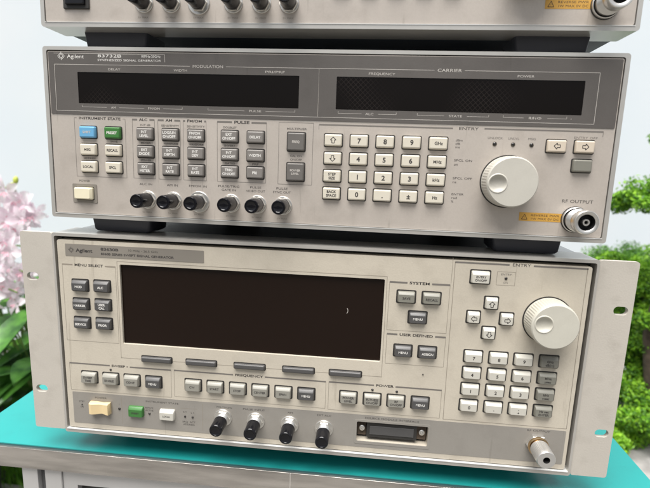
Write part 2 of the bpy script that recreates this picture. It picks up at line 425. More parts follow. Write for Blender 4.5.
# ------------------------------------------------------------------ the two identical half-grey generators
UW = 425.0
def generator_mid(t, H, dark_switch=False, top=False):
    D = 430
    # front casting: ring around the panel
    mb = MB()
    shape(mb, rrect(0, UW, 0, H, 2.2), [rrect(3.0, UW - 3.0, 3.0, H - 2.6, 1.5)], 0, 26, 'trim')
    mb.build('front_frame', t, bevel=0.6)
    mb = MB(); box(mb, 2, UW - 2, 26.0, D, 2.2, H - 2, 'cab')
    for i in range(26):
        for s in (1.7, UW - 1.7):
            box(mb, s - 0.35, s + 0.35, 80 + i * 10, 85 + i * 10, 35, H - 35, 'black')
    mb.build('cabinet', t, bevel=1.0)
    mb = MB(); box(mb, 3.1, UW - 3.1, 1.6, 20, 3.1, H - 2.8, 'black'); mb.build('inner_chassis', t)
    mb = MB(); box(mb, 3.1, UW - 3.1, -0.35, 1.5, 3.05, 3.5, 'lip'); mb.build('bottom_lip', t)
    # beige panel
    P = MB(); shape(P, rrect(3.7, UW - 3.7, 3.8, H - 3.3, 1.2), [], 0.5, 3, 'beige_mid')
    pan = P.build('front_panel', t, bevel=0.25)
    # grey band with the two windows
    zb = 80.6; wz0, wz1 = 89.0, 112.0
    G = MB(); shape(G, rrect(4.4, UW - 4.4, zb, H - 3.9, 0.8), [rrect(27.4, 198.6, wz0, wz1, 0.5), rrect(226, 397.6, wz0, wz1, 0.5)], 0.1, 0.7, 'grey_zone', 'black')
    line(G, 4.4, zb - 0.5, UW - 4.4, zb - 0.5, 0.5, 0.44, 'ink_light')
    band = G.build('display_band', t)
    for a, b in ((27.4, 198.6), (226, 397.6)):
        w = MB(); w.add([(a + .02, 0.48, wz0 + .02), (b - .02, 0.48, wz0 + .02), (b - .02, 0.48, wz1 - .02), (a + .02, 0.48, wz1 - .02)], [(0, 1, 2, 3)], 'display')
        w.build('display_window', band, smooth=0)
    y = 0.03; p = MB(); K = 'ink_light'
    zt = H - 4.9
    # name line, logo, model
    gz = 0.0
    line(p, 9, H - 5.0, 97, H - 5.0, 0.28, y, K); line(p, 97, H - 5.0, 97, 120.0, 0.28, y, K)
    spark(p, 14.9, 123.4, 3.0, y - .01, 'ink_white')
    text(p, 'Agilent', 26.4, 123.3, 2.7, y, 'ink_white', w=13.5)
    text(p, '83732B', 53.6, 123.9, 2.1, y, 'ink_white', w=19)
    text(p, '10MHz-20GHz', 86, 123.9, 1.7, y, 'ink_white', w=15.5)
    text(p, 'SYNTHESIZED SIGNAL GENERATOR', 69, 120.9, 1.45, y, 'ink_white', w=50)
    # MODULATION and CARRIER outlines
    def lineset(x0, x1, txt, tx, tw):
        line(p, x0, 117.4, tx - tw/2 - 2, 117.4, .3, y, K); line(p, tx + tw/2 + 2, 117.4, x1, 117.4, .3, y, K)
        text(p, txt, tx, 117.4, 2.0, y, K, w=tw)
        line(p, x0, 117.4, x0, 83.2, .3, y, K); line(p, x1, 117.4, x1, 83.2, .3, y, K); line(p, x0, 83.2, x1, 83.2, .3, y, K)
    lineset(9, 213, 'MODULATION', 130, 23.5); lineset(213, 406.5, 'CARRIER', 305.5, 17)
    for s, x, z, w in (('DELAY', 57, 114.3, 10), ('WIDTH', 109, 114.3, 10.5), ('PRI/PRF', 180.6, 114.3, 15), ('FREQUENCY', 258.2, 114.3, 19), ('POWER', 357.7, 114.3, 11.5),
                       ('AM', 55.4, 86.3, 4), ('FM/ΦM', 87.6, 86.3, 9.5), ('PULSE', 166, 86.3, 9.5), ('ALC', 250.8, 86.3, 6), ('STATE', 311.9, 86.3, 9.5), ('RF-Φ', 366.7, 86.3, 9), ('•', 391, 86.3, 1)):
        text(p, s, x, z, 1.55, y, 'ink_light', w=w)
    for a, b in ((30, 50), (60, 80), (95, 110), (130, 158), (174, 196), (228, 245), (257, 270), (285, 304), (320, 335), (345, 359), (375, 388)):
        line(p, a, 86.3, b, 86.3, .22, y, K); 
    for a in (30, 110, 130, 196, 228, 270, 285, 335, 345, 388): line(p, a, 86.3, a, 87.8, .22, y - .005, K)
    absorb(band, p)
    # printing on the beige panel
    p = MB(); y = 0.44; L = 'ink_grey'
    gbox(p, 22.7, 64.1, 78.0, 33.2, 'INSTRUMENT STATE', y, L, 1.9, 34, bar=0, lw=.28)
    gbox(p, 69.8, 87.6, 78.0, 33.4, 'ALC', y, L, 1.9, 6.6, bar=1.3, lw=.28, barmat='ink_grey')
    gbox(p, 90.3, 108.0, 78.0, 33.4, 'AM', y, L, 1.9, 5.2, bar=1.3, lw=.28)
    gbox(p, 110.3, 128.3, 78.0, 33.4, 'FM/ΦM', y, L, 1.9, 11.8, bar=1.3, lw=.28)
    gbox(p, 136.9, 174.8, 78.0, 33.5, 'PULSE', y, L, 1.9, 11.8, bar=1.3, lw=.28)
    gbox(p, 184.2, 210.0, 78.8, 33.3, '', y, L, lw=.28)
    line(p, 214.4, 77.9, 311, 77.9, 1.0, y, L); line(p, 333, 78.2, 413.7, 78.2, 1.0, y, L)
    line(p, 214.2, 78, 214.2, 74.4, .3, y - .005, L); line(p, 413.7, 78.4, 413.7, 74.8, .3, y - .005, L)
    text(p, 'ENTRY', 322, 78.0, 2.0, y, 'ink', w=14)
    for s, x, z, w in (('SAVE', 54.5, 60.9, 6), ('ADDRESS', 34.1, 47.4, 9.5), ('INT dB', 80.2, 74.0, 8), ('MIXER', 80.2, 60.6, 8), ('POWER', 80.2, 47.4, 8),
                       ('SENSITIVITY', 100, 74.0, 14), ('WAVEFORM', 100.2, 60.6, 11.5), ('SENSITIVITY', 120.2, 74.0, 14), ('WAVEFORM', 120.4, 60.6, 11.5),
                       ('DOUBLET', 146.7, 74.0, 10.5), ('INVERT', 146.7, 60.6, 8.5), ('GATED', 146.9, 47.4, 8), ('PRF', 166.6, 47.4, 5),
                       ('MULTIPLIER', 197.6, 74.4, 15), ('CAL ON', 197.6, 54.6, 9), ('ON/OFF', 197.6, 51.9, 9)):
        text(p, s, x, z, 1.45, y, L, w=w, bold=True)
    for s, x, z, w in (('POWER', 28.8, 29.6, 9), ('ALC IN', 79.5, 29.0, 10.5), ('AM IN', 101, 29.0, 9), ('FM/ΦM IN', 121.4, 29.0, 14.5),
                       ('PULSE/TRIG', 146, 29.9, 17), ('GATE IN', 146, 27.1, 11.5), ('PULSE', 167, 29.9, 9), ('VIDEO OUT', 167, 27.1, 15), ('PULSE', 187.4, 29.9, 9), ('SYNC OUT', 187.4, 27.1, 14)):
        text(p, s, x, z, 1.6, y, 'ink', w=w)
    for x, w in ((80, 8), (101, 8), (122, 8), (147.6, 8), (168, 8), (188, 8)): text(p, '5V MAX', x, 7.0, 1.2, y, 'groove', w=w)
    for s, x, z, w in (('dBm', 313.5, 69.6, 5), ('dB', 313.5, 67.2, 3.4), ('ms', 313.5, 64.8, 3.4), ('SPCL ON', 313.5, 55.4, 13), ('µs', 313.5, 52.6, 3), ('SPCL OFF', 313.5, 42.6, 14), ('ns', 313.5, 39.8, 3),
                       ('ENTER', 313.5, 31.0, 8.8), ('rad', 313.5, 28.3, 4.4), ('%', 313.5, 25.6, 2)):
        text(p, s, x, z, 1.5, y, 'ink', w=w, align='l')
    for s, x, z, w in (('UNLOCK', 341, 72.0, 10.5), ('UNLVL', 353.7, 72.0, 8), ('MSG', 366.3, 72.0, 5.5), ('ENTRY OFF', 402.5, 73.8, 16)):
        text(p, s, x, z, 1.5, y, 'ink_grey', w=w)
    text(p, 'RF OUTPUT', 402.2, 29.3, 2.2, y, 'ink', w=21.5)
    absorb(pan, p)
    # keys
    Y = 0.5; kw, kh = 12.8, 8.6
    def k(x, z, mat, ls, ink='ink', th=1.9, w=kw, h=kh, **q): key(t, 'button', x, z, w, h, mat, ls, ink, th, Y, 3.0, 'flat', **q)
    k(34.2, 67.3, 'key_blue', ['SHIFT'], 'ink_light', label='blue shift button'); k(54.5, 67.3, 'key_green', ['PRESET'], 'ink_white', label='green preset button')
    k(34.2, 54.1, 'key_beige', ['MSG']); k(54.5, 54.1, 'key_beige', ['RECALL']); k(34.1, 40.9, 'key_beige', ['LOCAL']); k(54.3, 40.9, 'key_beige', ['SPCL'])
    for x, rows in ((80.3, (['INT', 'LEVEL'], ['EXT', 'DIODE'], ['EXT', 'METER'])), (100.3, (['LOG/LIN', 'ON/OFF'], ['INT', 'DEPTH'], ['INT', 'RATE'])),
                    (120.5, (['FM/ΦM', 'ON/OFF'], ['INT', 'DEV'], ['INT', 'RATE'])), (146.8, (['EXT', 'ON/OFF'], ['INT', 'ON/OFF'], ['TRIG', 'ON/OFF'])), (166.8, (['DELAY'], ['WIDTH'], ['PRI']))):
        for z, r in zip((67.3, 53.9, 41.0), rows): k(x, z, 'key_mid', r, 'ink_white', 1.95)
    k(197.6, 64.9, 'key_dark', ['FREQ'], 'ink_light', 1.7, 13, 13.2); k(197.6, 42.7, 'key_dark', ['POWER', 'LEVEL'], 'ink_light', 1.6, 13, 13.2)
    for r, z in zip((('up', '7', '8', '9', 'GHz'), ('dn', '4', '5', '6', 'MHz'), ('STEP SIZE', '1', '2', '3', 'kHz'), ('BACK SPACE', '0', '.', '±', 'Hz')), (66.9, 53.8, 40.8, 27.9)):
        for s, x in zip(r, (225.3, 244.3, 263.2, 282.3, 301.3)):
            if s in ('up', 'dn'): k(x, z, 'key_cream', [], icon=0 if s == 'up' else math.pi)
            elif ' ' in s: k(x, z, 'key_cream', s.split(), th=1.9)
            elif len(s) == 1: k(x, z, 'key_cream', [s], th=3.5)
            else: k(x, z, 'key_cream', [s], th=2.2)
    k(383.0, 67.5, 'key_peach', [], icon=math.pi/2); k(401.9, 67.5, 'key_peach', [], icon=-math.pi/2); k(401.7, 54.4, 'key_sage', [], label='plain grey button under the right arrow button')
    for x in (341.0, 353.7, 366.4): led(t, x, 67.8, Y)
    knob(t, 351.8, 41.5, Y, 17.6, 15.5, 'knob', -10.0, -1.2, 6.4)
    # power switch
    s = MB(); mt = 'key_dark' if dark_switch else 'key_cream'
    if dark_switch:
        loft(s, [(rrect(-10.1, 10.1, -7.4, 7.4, .8), .05), (rrect(-10.1, 10.1, -7.4, 7.4, .8), -1.0), (rrect(-9.6, 9.6, -6.9, 6.9, .6), -1.4)], 'well')
        loft(s, [(rrect(-7.6, 7.6, -4.9, 4.9, .6), -1.4), (rrect(-7.4, 7.4, -4.7, 4.7, .8), -3.0), (rrect(-6.8, 6.8, -4.1, 4.1, .8), -3.6)], 'rubber')
    else:
        shape(s, rrect(-10.1, 10.1, -7.4, 7.4, .8), [rrect(-7.9, 7.9, -5.2, 5.2, .6)], -0.5, 0.03, 'plate')
        s.add([(-7.9, -.02, -5.2), (7.9, -.02, -5.2), (7.9, -.02, 5.2), (-7.9, -.02, 5.2)], [(0, 1, 2, 3)], 'well')
        loft(s, [(rrect(-7.3, 7.3, -4.7, 4.7, .8), 0), (rrect(-7.3, 7.3, -4.7, 4.7, .8), -2.2), ([(x if x < 3 else x - 0.6, z) for x, z in rrect(-6.9, 6.9, -4.3, 4.3, .8)], -3.6), ([(x * .9, z * .9) for x, z in rrect(-6.9, 6.4, -4.1, 4.1, .8)], -4.0)], 'switch_cream')
    s.build('power_switch', t, (28.8, Y, 19.8), label='black power rocker switch' if dark_switch else 'cream power rocker switch')
    # connectors
    for i, x in enumerate((81.0, 101.6, 122.4, 148.0, 168.6, 188.6)):
        bnc(t, x, 17.0, Y, ring=8.2 if i == 2 else 7.0)
    # warning sticker
    s = MB(); s.add([(-15.6, 0, -3.1), (15.6, 0, -3.1), (15.6, 0, 3.1), (-15.6, 0, 3.1)], [(0, 1, 2, 3)], 'sticker')
    text(s, 'REVERSE PWR', 2.4, 1.2, 1.5, -0.03, 'sticker_ink', w=20); text(s, '1W MAX 0V DC', 2.4, -1.3, 1.5, -0.03, 'sticker_ink', w=20)
    for a, b in (((-13.8, -1.9), (-9.8, -1.9)), ((-9.8, -1.9), (-11.8, 1.7)), ((-11.8, 1.7), (-13.8, -1.9))): line(s, *a, *b, .4, -0.03, 'sticker_ink')
    text(s, '!', -11.8, -.5, 1.7, -0.035, 'sticker_ink', w=.5)
    s.build('warning_sticker', pan, (378.6, 0.40, 16.9), smooth=0)
    # RF output: threaded barrel with an open end
    x, z = 401.5, 16.3
    r = MB()
    loft(r, [(circle(0, 0, 9.4, 48), .05), (circle(0, 0, 9.4, 48), -.5)], 'well')
    loft(r, [(circle(0, 0, 9.0, 48), -.4), (circle(0, 0, 9.0, 48), -2.2), (circle(0, 0, 8.5, 48), -2.6)], 'steel', cap=False)
    pr = [(7.6, -2.6), (7.6, -5)]
    for i in range(8): pr += [(8.0, -5.4 - i * 1.0), (7.5, -5.9 - i * 1.0)]
    pr += [(8.3, -14), (8.3, -20.0), (7.8, -20.6), (6.2, -20.6), (5.6, -20.1)]
    loft(r, [(circle(0, 0, a, 48), b) for a, b in pr], 'steel', cap=False)
    loft(r, [(circle(0, 0, 5.6, 48), -20.1), (circle(0, 0, 5.4, 48), -15), (circle(0, 0, 5.4, 48), -14), (circle(0, 0, .5, 48), -14)], 'black', cap=True)
    o = r.build('output_connector', t, (x, Y, z), smooth=40)
    q = MB(); loft(q, [(circle(0, 0, 2.3, 24), -13.9), (circle(0, 0, 2.3, 24), -19.4), (circle(0, 0, 1.3, 24), -19.4), (circle(0, 0, 1.2, 24), -17.5)], 'steel', cap=False)
    q.build('centre_pin', o, smooth=40)
    feet(t, (50, UW - 50), 12.0 if not top else 12.4, 6.0, D)

# ------------------------------------------------------------------ rack-mount generator at the bottom
def generator_low(t):
    H, D = 177.0, 470
    mb = MB(); shape(mb, rrect(-0.4, UW + 0.4, 0, H, 2.0), [rrect(1.4, UW - 1.4, 3.0, H - 2.6, 1.5)], -1.2, 28, 'trim')
    mb.build('front_frame', t, bevel=0.7)
    mb = MB(); box(mb, 1.5, UW - 1.5, 28, D, 1.5, H - 1.2, 'cab_top'); mb.build('cabinet', t, bevel=1.2)
    mb = MB(); box(mb, 1.5, UW - 1.5, 9, 26, 3.1, H - 2.7, 'black'); mb.build('inner_chassis', t)
    mb = MB(); box(mb, 1.5, UW - 1.5, -1.8, 8, 3.05, 3.95, 'lip'); mb.build('bottom_lip', t, bevel=.2)
    # rack ears with slots (real holes)
    for sx, nm in ((-1, 'left'), (1, 'right')):
        e = MB(); x0, x1 = (-28.8, -1.0) if sx < 0 else (UW + 1.0, UW + 28.8)
        hx = -20.3 if sx < 0 else UW + 20.3
        holes = [rrect(hx - 5.2, hx + 5.2, zz - 3.3, zz + 3.3, 3.25, 6) for zz in (38.5, 139.0)]
        shape(e, rrect(x0, x1, 1.5 if sx < 0 else 0.3, H - 0.3, 2.0), holes, 0, 3.6, 'ear')
        bx = (-1.0, 2.2) if sx < 0 else (UW - 2.2, UW + 1.0)
        box(e, *((-4.4, -1.0) if sx < 0 else (UW + 1.0, UW + 4.4)), 3.65, 34, 4, H - 4, 'ear')
        e.build('rack_ear', t, bevel=0.5)
    Y = -0.4
    P = MB()
    scr = rrect(55.7, 269.7, 85.2, 153.2, 1.0); smi = rrect(253.6, 311.8, 14.6, 32.4, 1.2)
    shape(P, rrect(3.3, UW - 4.0, 4.8, H - 5.6, 1.8), [scr, smi], Y, 8, 'beige_low', 'beige_low', back=False)
    pan = P.build('front_panel', t, bevel=0.3)
    g = MB(); g.add([(55.8, 1.8, 85.3), (269.6, 1.8, 85.3), (269.6, 1.8, 153.1), (55.8, 1.8, 153.1)], [(0, 1, 2, 3)], 'screen')
    # small scratch in the glass
    for i in range(6):
        a0, a1 = R(70 - i * 25), R(45 - i * 25); cx, cz = 241, 125.4
        line(g, cx + 1.2 * math.cos(a0), cz + 2.2 * math.sin(a0), cx + 1.2 * math.cos(a1), cz + 2.2 * math.sin(a1), .35, 1.75, 'ink_light')
    g.build('screen', t, smooth=0)
    y = Y - 0.06; p = MB(); L = 'groove'
    def plate(x0, x1, z0, z1, m, nm='plate'):
        s = MB(); loft(s, [(rrect(x0, x1, z0, z1, .5), Y + .05), (rrect(x0, x1, z0, z1, .5), Y - .25)], m); return s.build(nm, pan)
    plate(10.2, 126.2, 158.3, 168.3, 'plate', 'name_plate')
    s = MB(); shape(s, rrect(8.0, 418.4, 9.3, 38.4, .8), [rrect(252.6, 312.8, 13.6, 33.4, 1.2)], Y - .2, Y + .05, 'strip'); strip = s.build('lower_strip', pan)
    # raised white rim around the module connector recess
    s = MB(); shape(s, rrect(252.0, 313.4, 12.4, 34.0, 1.6), [rrect(253.8, 311.6, 14.8, 32.2, 1.1)], Y - .45, Y + .05, 'strip'); s.build('connector_rim', pan, bevel=.2)
    yy = Y - 0.3
    spark(p, 15.3, 163.3, 2.6, yy, 'ink'); text(p, 'Agilent', 26.3, 163.3, 2.9, yy, 'ink', w=14, bold=True)
    text(p, '83630B', 48, 165.2, 2.2, yy, 'ink', w=15, bold=True); text(p, '10 MHz - 26.5 GHz', 76, 165.2, 1.7, yy, 'ink', w=25)
    text(p, '8360B SERIES SWEPT SIGNAL GENERATOR', 71, 161.3, 1.8, yy, 'ink', w=61, bold=True)
    # engraved outlines
    gbox(p, 6.5, 52.2, 151.0, 85.1, 'MENU SELECT', y, L, 2.1, 24.5, bar=1.1, inkmat='ink_grey')
    gbox(p, 273.4, 319.3, 151.6, 112.6, 'SYSTEM', y, L, 2.1, 15.5, bar=1.4, inkmat='ink_grey', barmat='ink_grey')
    gbox(p, 273.7, 319.3, 109.4, 84.6, 'USER DEFINED', y, L, 2.1, 26, bar=1.4, inkmat='ink_grey', barmat='ink_grey')
    line(p, 321.6, 169.7, 361.5, 169.7, 1.3, y, 'ink_grey'); line(p, 379, 169.7, 418.2, 169.7, 1.3, y, 'ink_grey'); text(p, 'ENTRY', 370.3, 169.9, 2.3, y, 'ink', w=13.5)
    line(p, 321.6, 170, 322.6, 40.0, .45, y, L); line(p, 417.6, 170, 418.3, 40.2, .45, y, L); line(p, 322.6, 40.2, 418.3, 40.2, .4, y, L)
    line(p, 319.8, 173, 319.8, 153, .3, y - .01, L)
    # screen surround with soft-key line
    line(p, 53.6, 155.6, 53.6, 72.3, .35, y, L); line(p, 271.4, 155.6, 271.4, 72.3, .35, y, L); line(p, 53.6, 155.6, 271.4, 155.6, .35, y, L)
    for a, b in ((53.6, 71.3), (98.2, 109.5), (136, 150), (177, 191), (217.5, 229), (255.6, 271.4)): line(p, a, 72.6, b, 72.6, .35, y, L)
    gbox(p, 7.0, 96.6, 64.7, 40.0, 'SWEEP •', y, L, 2.0, 14.5, bar=1.2, inkmat='ink_grey', barmat='ink_grey')
    gbox(p, 99.2, 227.0, 64.9, 41.2, 'FREQUENCY', y, L, 2.0, 23.5, bar=1.2, inkmat='ink_grey', barmat='ink_grey')
    gbox(p, 229.4, 319.7, 65.0, 40.6, 'POWER', y, L, 2.0, 14, bar=1.2, inkmat='ink_grey', barmat='ink_grey')
    ys = Y - 0.24; p_main = p; p = MB()
    for s, x, z, w in (('POWER', 33.4, 34.2, 10.5), ('INSTRUMENT STATE', 88, 34.6, 29), ('STBY', 16, 29.6, 5), ('ON', 16, 24.6, 3), ('|', 49.8, 30, .6), ('REMOTE', 76.6, 28.6, 7), ('ACTIVE', 76.6, 26.2, 7),
                       ('R T', 108, 27.4, 3), ('L S', 114.6, 27.4, 3), ('SRQ', 108, 18.6, 5), ('ACT', 114.6, 18.6, 5), ('ADDRESS', 111.3, 16.2, 10),
                       ('VOLTS/GHz', 142, 34.8, 14), ('PULSE INPUT', 167.6, 34.9, 19), ('AM', 198.3, 34.9, 4.5), ('EXT ALC', 226.5, 34.9, 12), ('SOURCE MODULE INTERFACE', 282, 35.9, 44), ('RF OUTPUT', 397.4, 36.6, 18)):
        text(p, s, x, z, 1.5, ys, 'ink', w=w)
    for a in (52.0, 123.5): line(p, a, 36.5, a, 11.5, .3, ys, 'groove')
    line(p, 104.5, 31.0, 118.5, 31.0, .25, ys, 'groove')
    absorb(strip, p); p = p_main
    line(p, 353.2, 164.2, 366.6, 164.2, .28, y, L); line(p, 353.2, 153.8, 366.6, 153.8, .28, y, L); line(p, 353.2, 164.2, 353.2, 153.8, .28, y - .005, L); line(p, 366.6, 164.2, 366.6, 153.8, .28, y - .005, L)
    text(p, 'ENTRY', 359.9, 162.2, 1.4, y, 'ink_grey', w=8); text(p, 'ON', 359.9, 155.8, 1.3, y, 'ink_grey', w=3.4)
    absorb(pan, p)
    # keys
    def k(x, z, mat, ls, ink='ink', th=1.9, w=13.2, h=8.8, st='wedge', **q): return key(t, 'button', x, z, w, h, mat, ls, ink, th, Y, 3.4, st, **q)
    for s, x, z in ((['MOD'], 21.4, 133.9), (['ALC'], 40.3, 134.2), (['MARKER'], 21.4, 117.9), (['USER', 'CAL'], 40.4, 118.2), (['SERVICE'], 21.4, 101.7), (['PRIOR'], 40.4, 102.0)):
        k(x, z, 'key_char', s, 'ink_white', 1.9)
    k(286.7, 140.5, 'key_sage', ['SAVE']); k(305.9, 140.5, 'key_sage', ['RECALL']); k(296.4, 124.4, 'key_char', ['MENU'], 'ink_white')
    k(286.9, 96.3, 'key_char', ['MENU'], 'ink_white'); k(305.9, 96.3, 'key_char', ['ASSIGN'], 'ink_white')
    k(340.9, 159.3, 'key_white', ['ENTRY', 'ON/OFF'], th=1.7, w=13.6, h=9.4)
    for x, z, a in ((350.9, 139.6, 0), (338.6, 127.6, math.pi/2), (363.4, 127.6, -math.pi/2), (351.0, 115.6, math.pi)): k(x, z, 'key_white', [], icon=a, w=9.2, h=8.8)
    for r, z in zip((('7', '8', '9', 'GHz|dB(m)'), ('4', '5', '6', 'MHz|µsec'), ('1', '2', '3', 'kHz|msec'), ('0', '.', '-|+', 'Hz sec|ENTER')), (95.6, 81.9, 68.2, 54.2)):
        for s, x in zip(r, (341.3, 360.4, 379.2, 398.3)):
            if len(s) == 1: k(x, z, 'key_white', [s], 'ink', 2.6)
            else: k(x, z, 'key_sage' if len(s) > 3 else 'key_white', s.split('|'), 'ink', 1.85)
    for s, x, m in ((['SWEEP', 'TIME'], 24.7, 0), (['SINGLE'], 43.6, 0), (['CONT'], 62.4, 0), (['MENU'], 81.4, 1), (['CW'], 115.7, 0), (['START'], 134.7, 0), (['STOP'], 153.9, 0), (['CENTER'], 172.9, 0),
                    (['SPAN'], 192.2, 0), (['MENU'], 211.2, 1), (['POWER', 'LEVEL'], 245.7, 0), (['FLTNESS', 'ON/OFF'], 265.0, 0), (['RF', 'ON/OFF'], 284.1, 0), (['MENU'], 303.3, 1)):
        k(x, 53.0, 'key_char' if m else 'key_silver', s, 'ink_white' if m else 'ink', 1.85, h=9.4)
    for x in (84.7, 122.9, 163.7, 204.2, 242.4): key(t, 'soft_key', x, 73.4, 25.6, 4.4, 'key_char', [], py=Y, H=2.8)
    k(65.3, 25.0, 'key_green', ['PRESET'], 'ink', 1.5, h=9.4, label='green preset button'); k(92.8, 24.4, 'key_white', ['LOCAL'], 'ink', 1.5, h=9.4)
    for x, z, r in ((43.6, 61.0, .9), (76.6, 23.4, 1.0), (49.8, 25.6, 1.1), (108, 23.5, .9), (114.6, 23.3, .9), (264.9, 60.9, 1.0), (284.4, 60.9, 1.0), (359.9, 159.2, 1.1), (16.2, 26.9, .5), (304, 77.3, .6)):
        led(t, x, z, Y - .2 if z < 38 else Y, r, False)
    # rocker power switch
    s = MB(); w = 9.0; xs = [-9.0, -8.4, -6, -3, 0, 2.2, 3.2, 6, 8.4, 9.0]; hy = [2.2, 4.6, 5.3, 4.6, 3.6, 3.3, 3.5, 4.4, 4.8, 2.6]; zz = [-5.2, -4.6, 4.6, 5.2]
    v = []; f = []
    for i, x in enumerate(xs):
        pinch = 1 - 0.10 * math.exp(-((x - 2.5) / 3) ** 2)
        for j, z in enumerate(zz): v.append((x, -(hy[i] if j in (1, 2) else hy[i] - 1.2), z * pinch))
        v.append((x, 0, zz[0] * pinch)); v.append((x, 0, zz[3] * pinch))
    for i in range(len(xs) - 1):
        a, b = i * 6, i * 6 + 6
        for j in range(3): f.append((a + j, b + j, b + j + 1, a + j + 1))
        f.append((a + 4, b + 4, b, a)); f.append((a + 3, b + 3, b + 5, a + 5))
    f.append((0, 1, 2, 3, 5, 4)); e = (len(xs) - 1) * 6; f.append((e, e + 4, e + 5, e + 3, e + 2, e + 1))
    s.add(v, f, 'key_yellow')
    box(s, -10, 10, -.15, .05, -6.2, 6.2, 'plate')
    s.build('power_switch', t, (33.4, Y - .2, 25.8), smooth=28, fix=True, label='yellowed cream power rocker switch')
    knob(t, 393.6, 128.6, Y, 17.2, 16.0, 'knob_low', -8.3, 1.6, 6.4)
    for x, z in ((141.2, 25.6), (169.2, 25.0), (198.0, 24.4), (226.8, 23.2)): bnc(t, x, z, Y - .2, ring=7.6, L=20.5, c0=7.4)
    # module connector in its recess
    s = MB()
    s.add([(253.6, 7.8, 14.6), (311.8, 7.8, 14.6), (311.8, 7.8, 32.4), (253.6, 7.8, 32.4)], [(0, 1, 2, 3)], 'black')
    box(s, 262, 303, 1.4, 7.5, 17.8, 30.5, 'well'); box(s, 254.4, 261.6, 5.0, 7.5, 17.0, 31.5, 'bark'); box(s, 303.4, 311, 5.0, 7.5, 17.0, 31.5, 'bark')
    box(s, 264.5, 300.5, .9, 1.4, 20.4, 28.0, 'key_char')
    sm = s.build('module_connector', t, bevel=.3)
    for x in (258.2, 307.2):
        q = MB(); loft(q, [(circle(0, 0, 2.4, 24), 4.9), (circle(0, 0, 2.4, 24), 2.6), (circle(0, 0, 1.9, 24), 2.2), (circle(0, 0, 1.1, 24), 2.2), (circle(0, 0, 1.0, 24), 3.5)], 'steel')
        q.build('screw_post', sm, (x, 0, 24.6), smooth=40)
    # RF output with adapter
    r = MB()
    loft(r, [(circle(0, 0, 8.6, 6), Y), (circle(0, 0, 8.6, 6), Y - 2.6), (circle(0, 0, 8.0, 6), Y - 3.2)], 'steel')
    loft(r, [(circle(0, 0, 7.9, 40), Y - 3.2), (circle(0, 0, 7.9, 40), Y - 4.6), (circle(0, 0, 7.2, 40), Y - 5)], 'brass')
    loft(r, [(circle(0, 0, 5.7, 40), Y - 5), (circle(0, 0, 5.7, 40), Y - 6.4)], 'brass')
    n = 120
    def kn(rr, a): return [((rr - (a if i % 3 == 0 else 0)) * math.cos(2*math.pi*i/n), (rr - (a if i % 3 == 0 else 0)) * math.sin(2*math.pi*i/n)) for i in range(n)]
    loft(r, [(kn(6.2, 0), Y - 6.2), (kn(7.1, 0), Y - 6.8), (kn(7.1, .25), Y - 7), (kn(7.1, .25), -17), (kn(7.0, 0), -17.2), (kn(7.0, 0), -21.2), (kn(6.6, 0), -21.8), (kn(2.6, 0), -21.8)], 'satin', cap=False)
    loft(r, [(kn(2.6, 0), -21.8), (kn(2.4, 0), -16), (kn(.2, 0), -16)], 'black')
    r.build('output_connector', t, (397.2, 0, 25.4), smooth=40)
    feet(t, (55, UW - 55), 20.0, 20.0, D, yf=40)

gl = thing('signal_generator', 'rack-mount beige signal generator with wide dark screen and side ears, standing on the teal table', 'signal generator', (28.8, 0, 0), group='signal generators in a stack')
generator_low(gl)
gm = thing('signal_generator', 'middle signal generator with two narrow dark windows in a grey band above beige keys', 'signal generator', (29.44, 0.17, 189.87), (-0.0166, 0, -0.0103), group='signal generators in a stack')
generator_mid(gm, 130.4)
gt = thing('signal_generator', 'topmost signal generator cut off by the photo edge, with black power switch', 'signal generator', (31.21, 0.77, 333.71), (-0.0166, 0, -0.0118), group='signal generators in a stack')
generator_mid(gt, 130.4, True, True)

# ------------------------------------------------------------------ table
TZ = -20.0
tb = thing('table', 'aluminium framed display table with teal top under the signal generators', 'table', (0, 0, 0))
x0, x1, y0, y1 = -76, 537, 3.4, 570
m = MB(); shape(m, [(x0, y0), (x1, y0), (x1, y1), (x0, y1)], [], 0, 0.9, 'teal')
m.v = [(x, z, TZ - y) for x, y, z in m.v]
mm = m.build('tabletop', tb, fix=True, smooth=0)
m = MB(); box(m, x0 + .3, x1 - .3, y0 + .3, y1 - .3, TZ - 2.6, TZ - 0.95, 'teal_edge'); m.build('edge_strip', tb)
def rail(a, b, c, d, z0, z1, seam=None):
    m = MB(); box(m, a, b, c, d, z0, z1, 'alu')
    if seam: box(m, seam - .35, seam + .35, c - .12, c + .3, z0 + .2, z1 - .2, 'ink_light')
    m.build('frame_rail', tb, bevel=.8)
rt = TZ - 2.65; rb = TZ - 22.5
rail(x0 - 1, x1 + 1, y0 - 2, y0 + 20, rb, rt, seam=228); rail(x0 - 1, x1 + 1, y1 - 20, y1 + 2, rb, rt)
rail(x0 - 1, x0 + 20, y0 + 20.1, y1 - 20.1, rb, rt); rail(x1 - 20, x1 + 1, y0 + 20.1, y1 - 20.1, rb, rt)
m = MB(); box(m, x0 + 20.2, x1 - 20.2, y0 + 20.2, y1 - 20.2, rt - 12, rt - .1, 'board'); m.build('under_board', tb)
GZ = -760
for lx in (-22, 462):
    for ly in (y0 + 2, y1 - 42):
        m = MB(); box(m, lx, lx + 15, ly, ly + 30, GZ, rb - .1, 'alu_light'); box(m, lx + 15.1, lx + 22, ly + 5, ly + 25, GZ, rb - .1, 'alu_dark'); box(m, lx + 22.1, lx + 38, ly, ly + 30, GZ, rb - .1, 'alu_light')
        m.build('leg', tb, bevel=.6)
m = MB(); fx0, fx1 = 16.4, 461.6
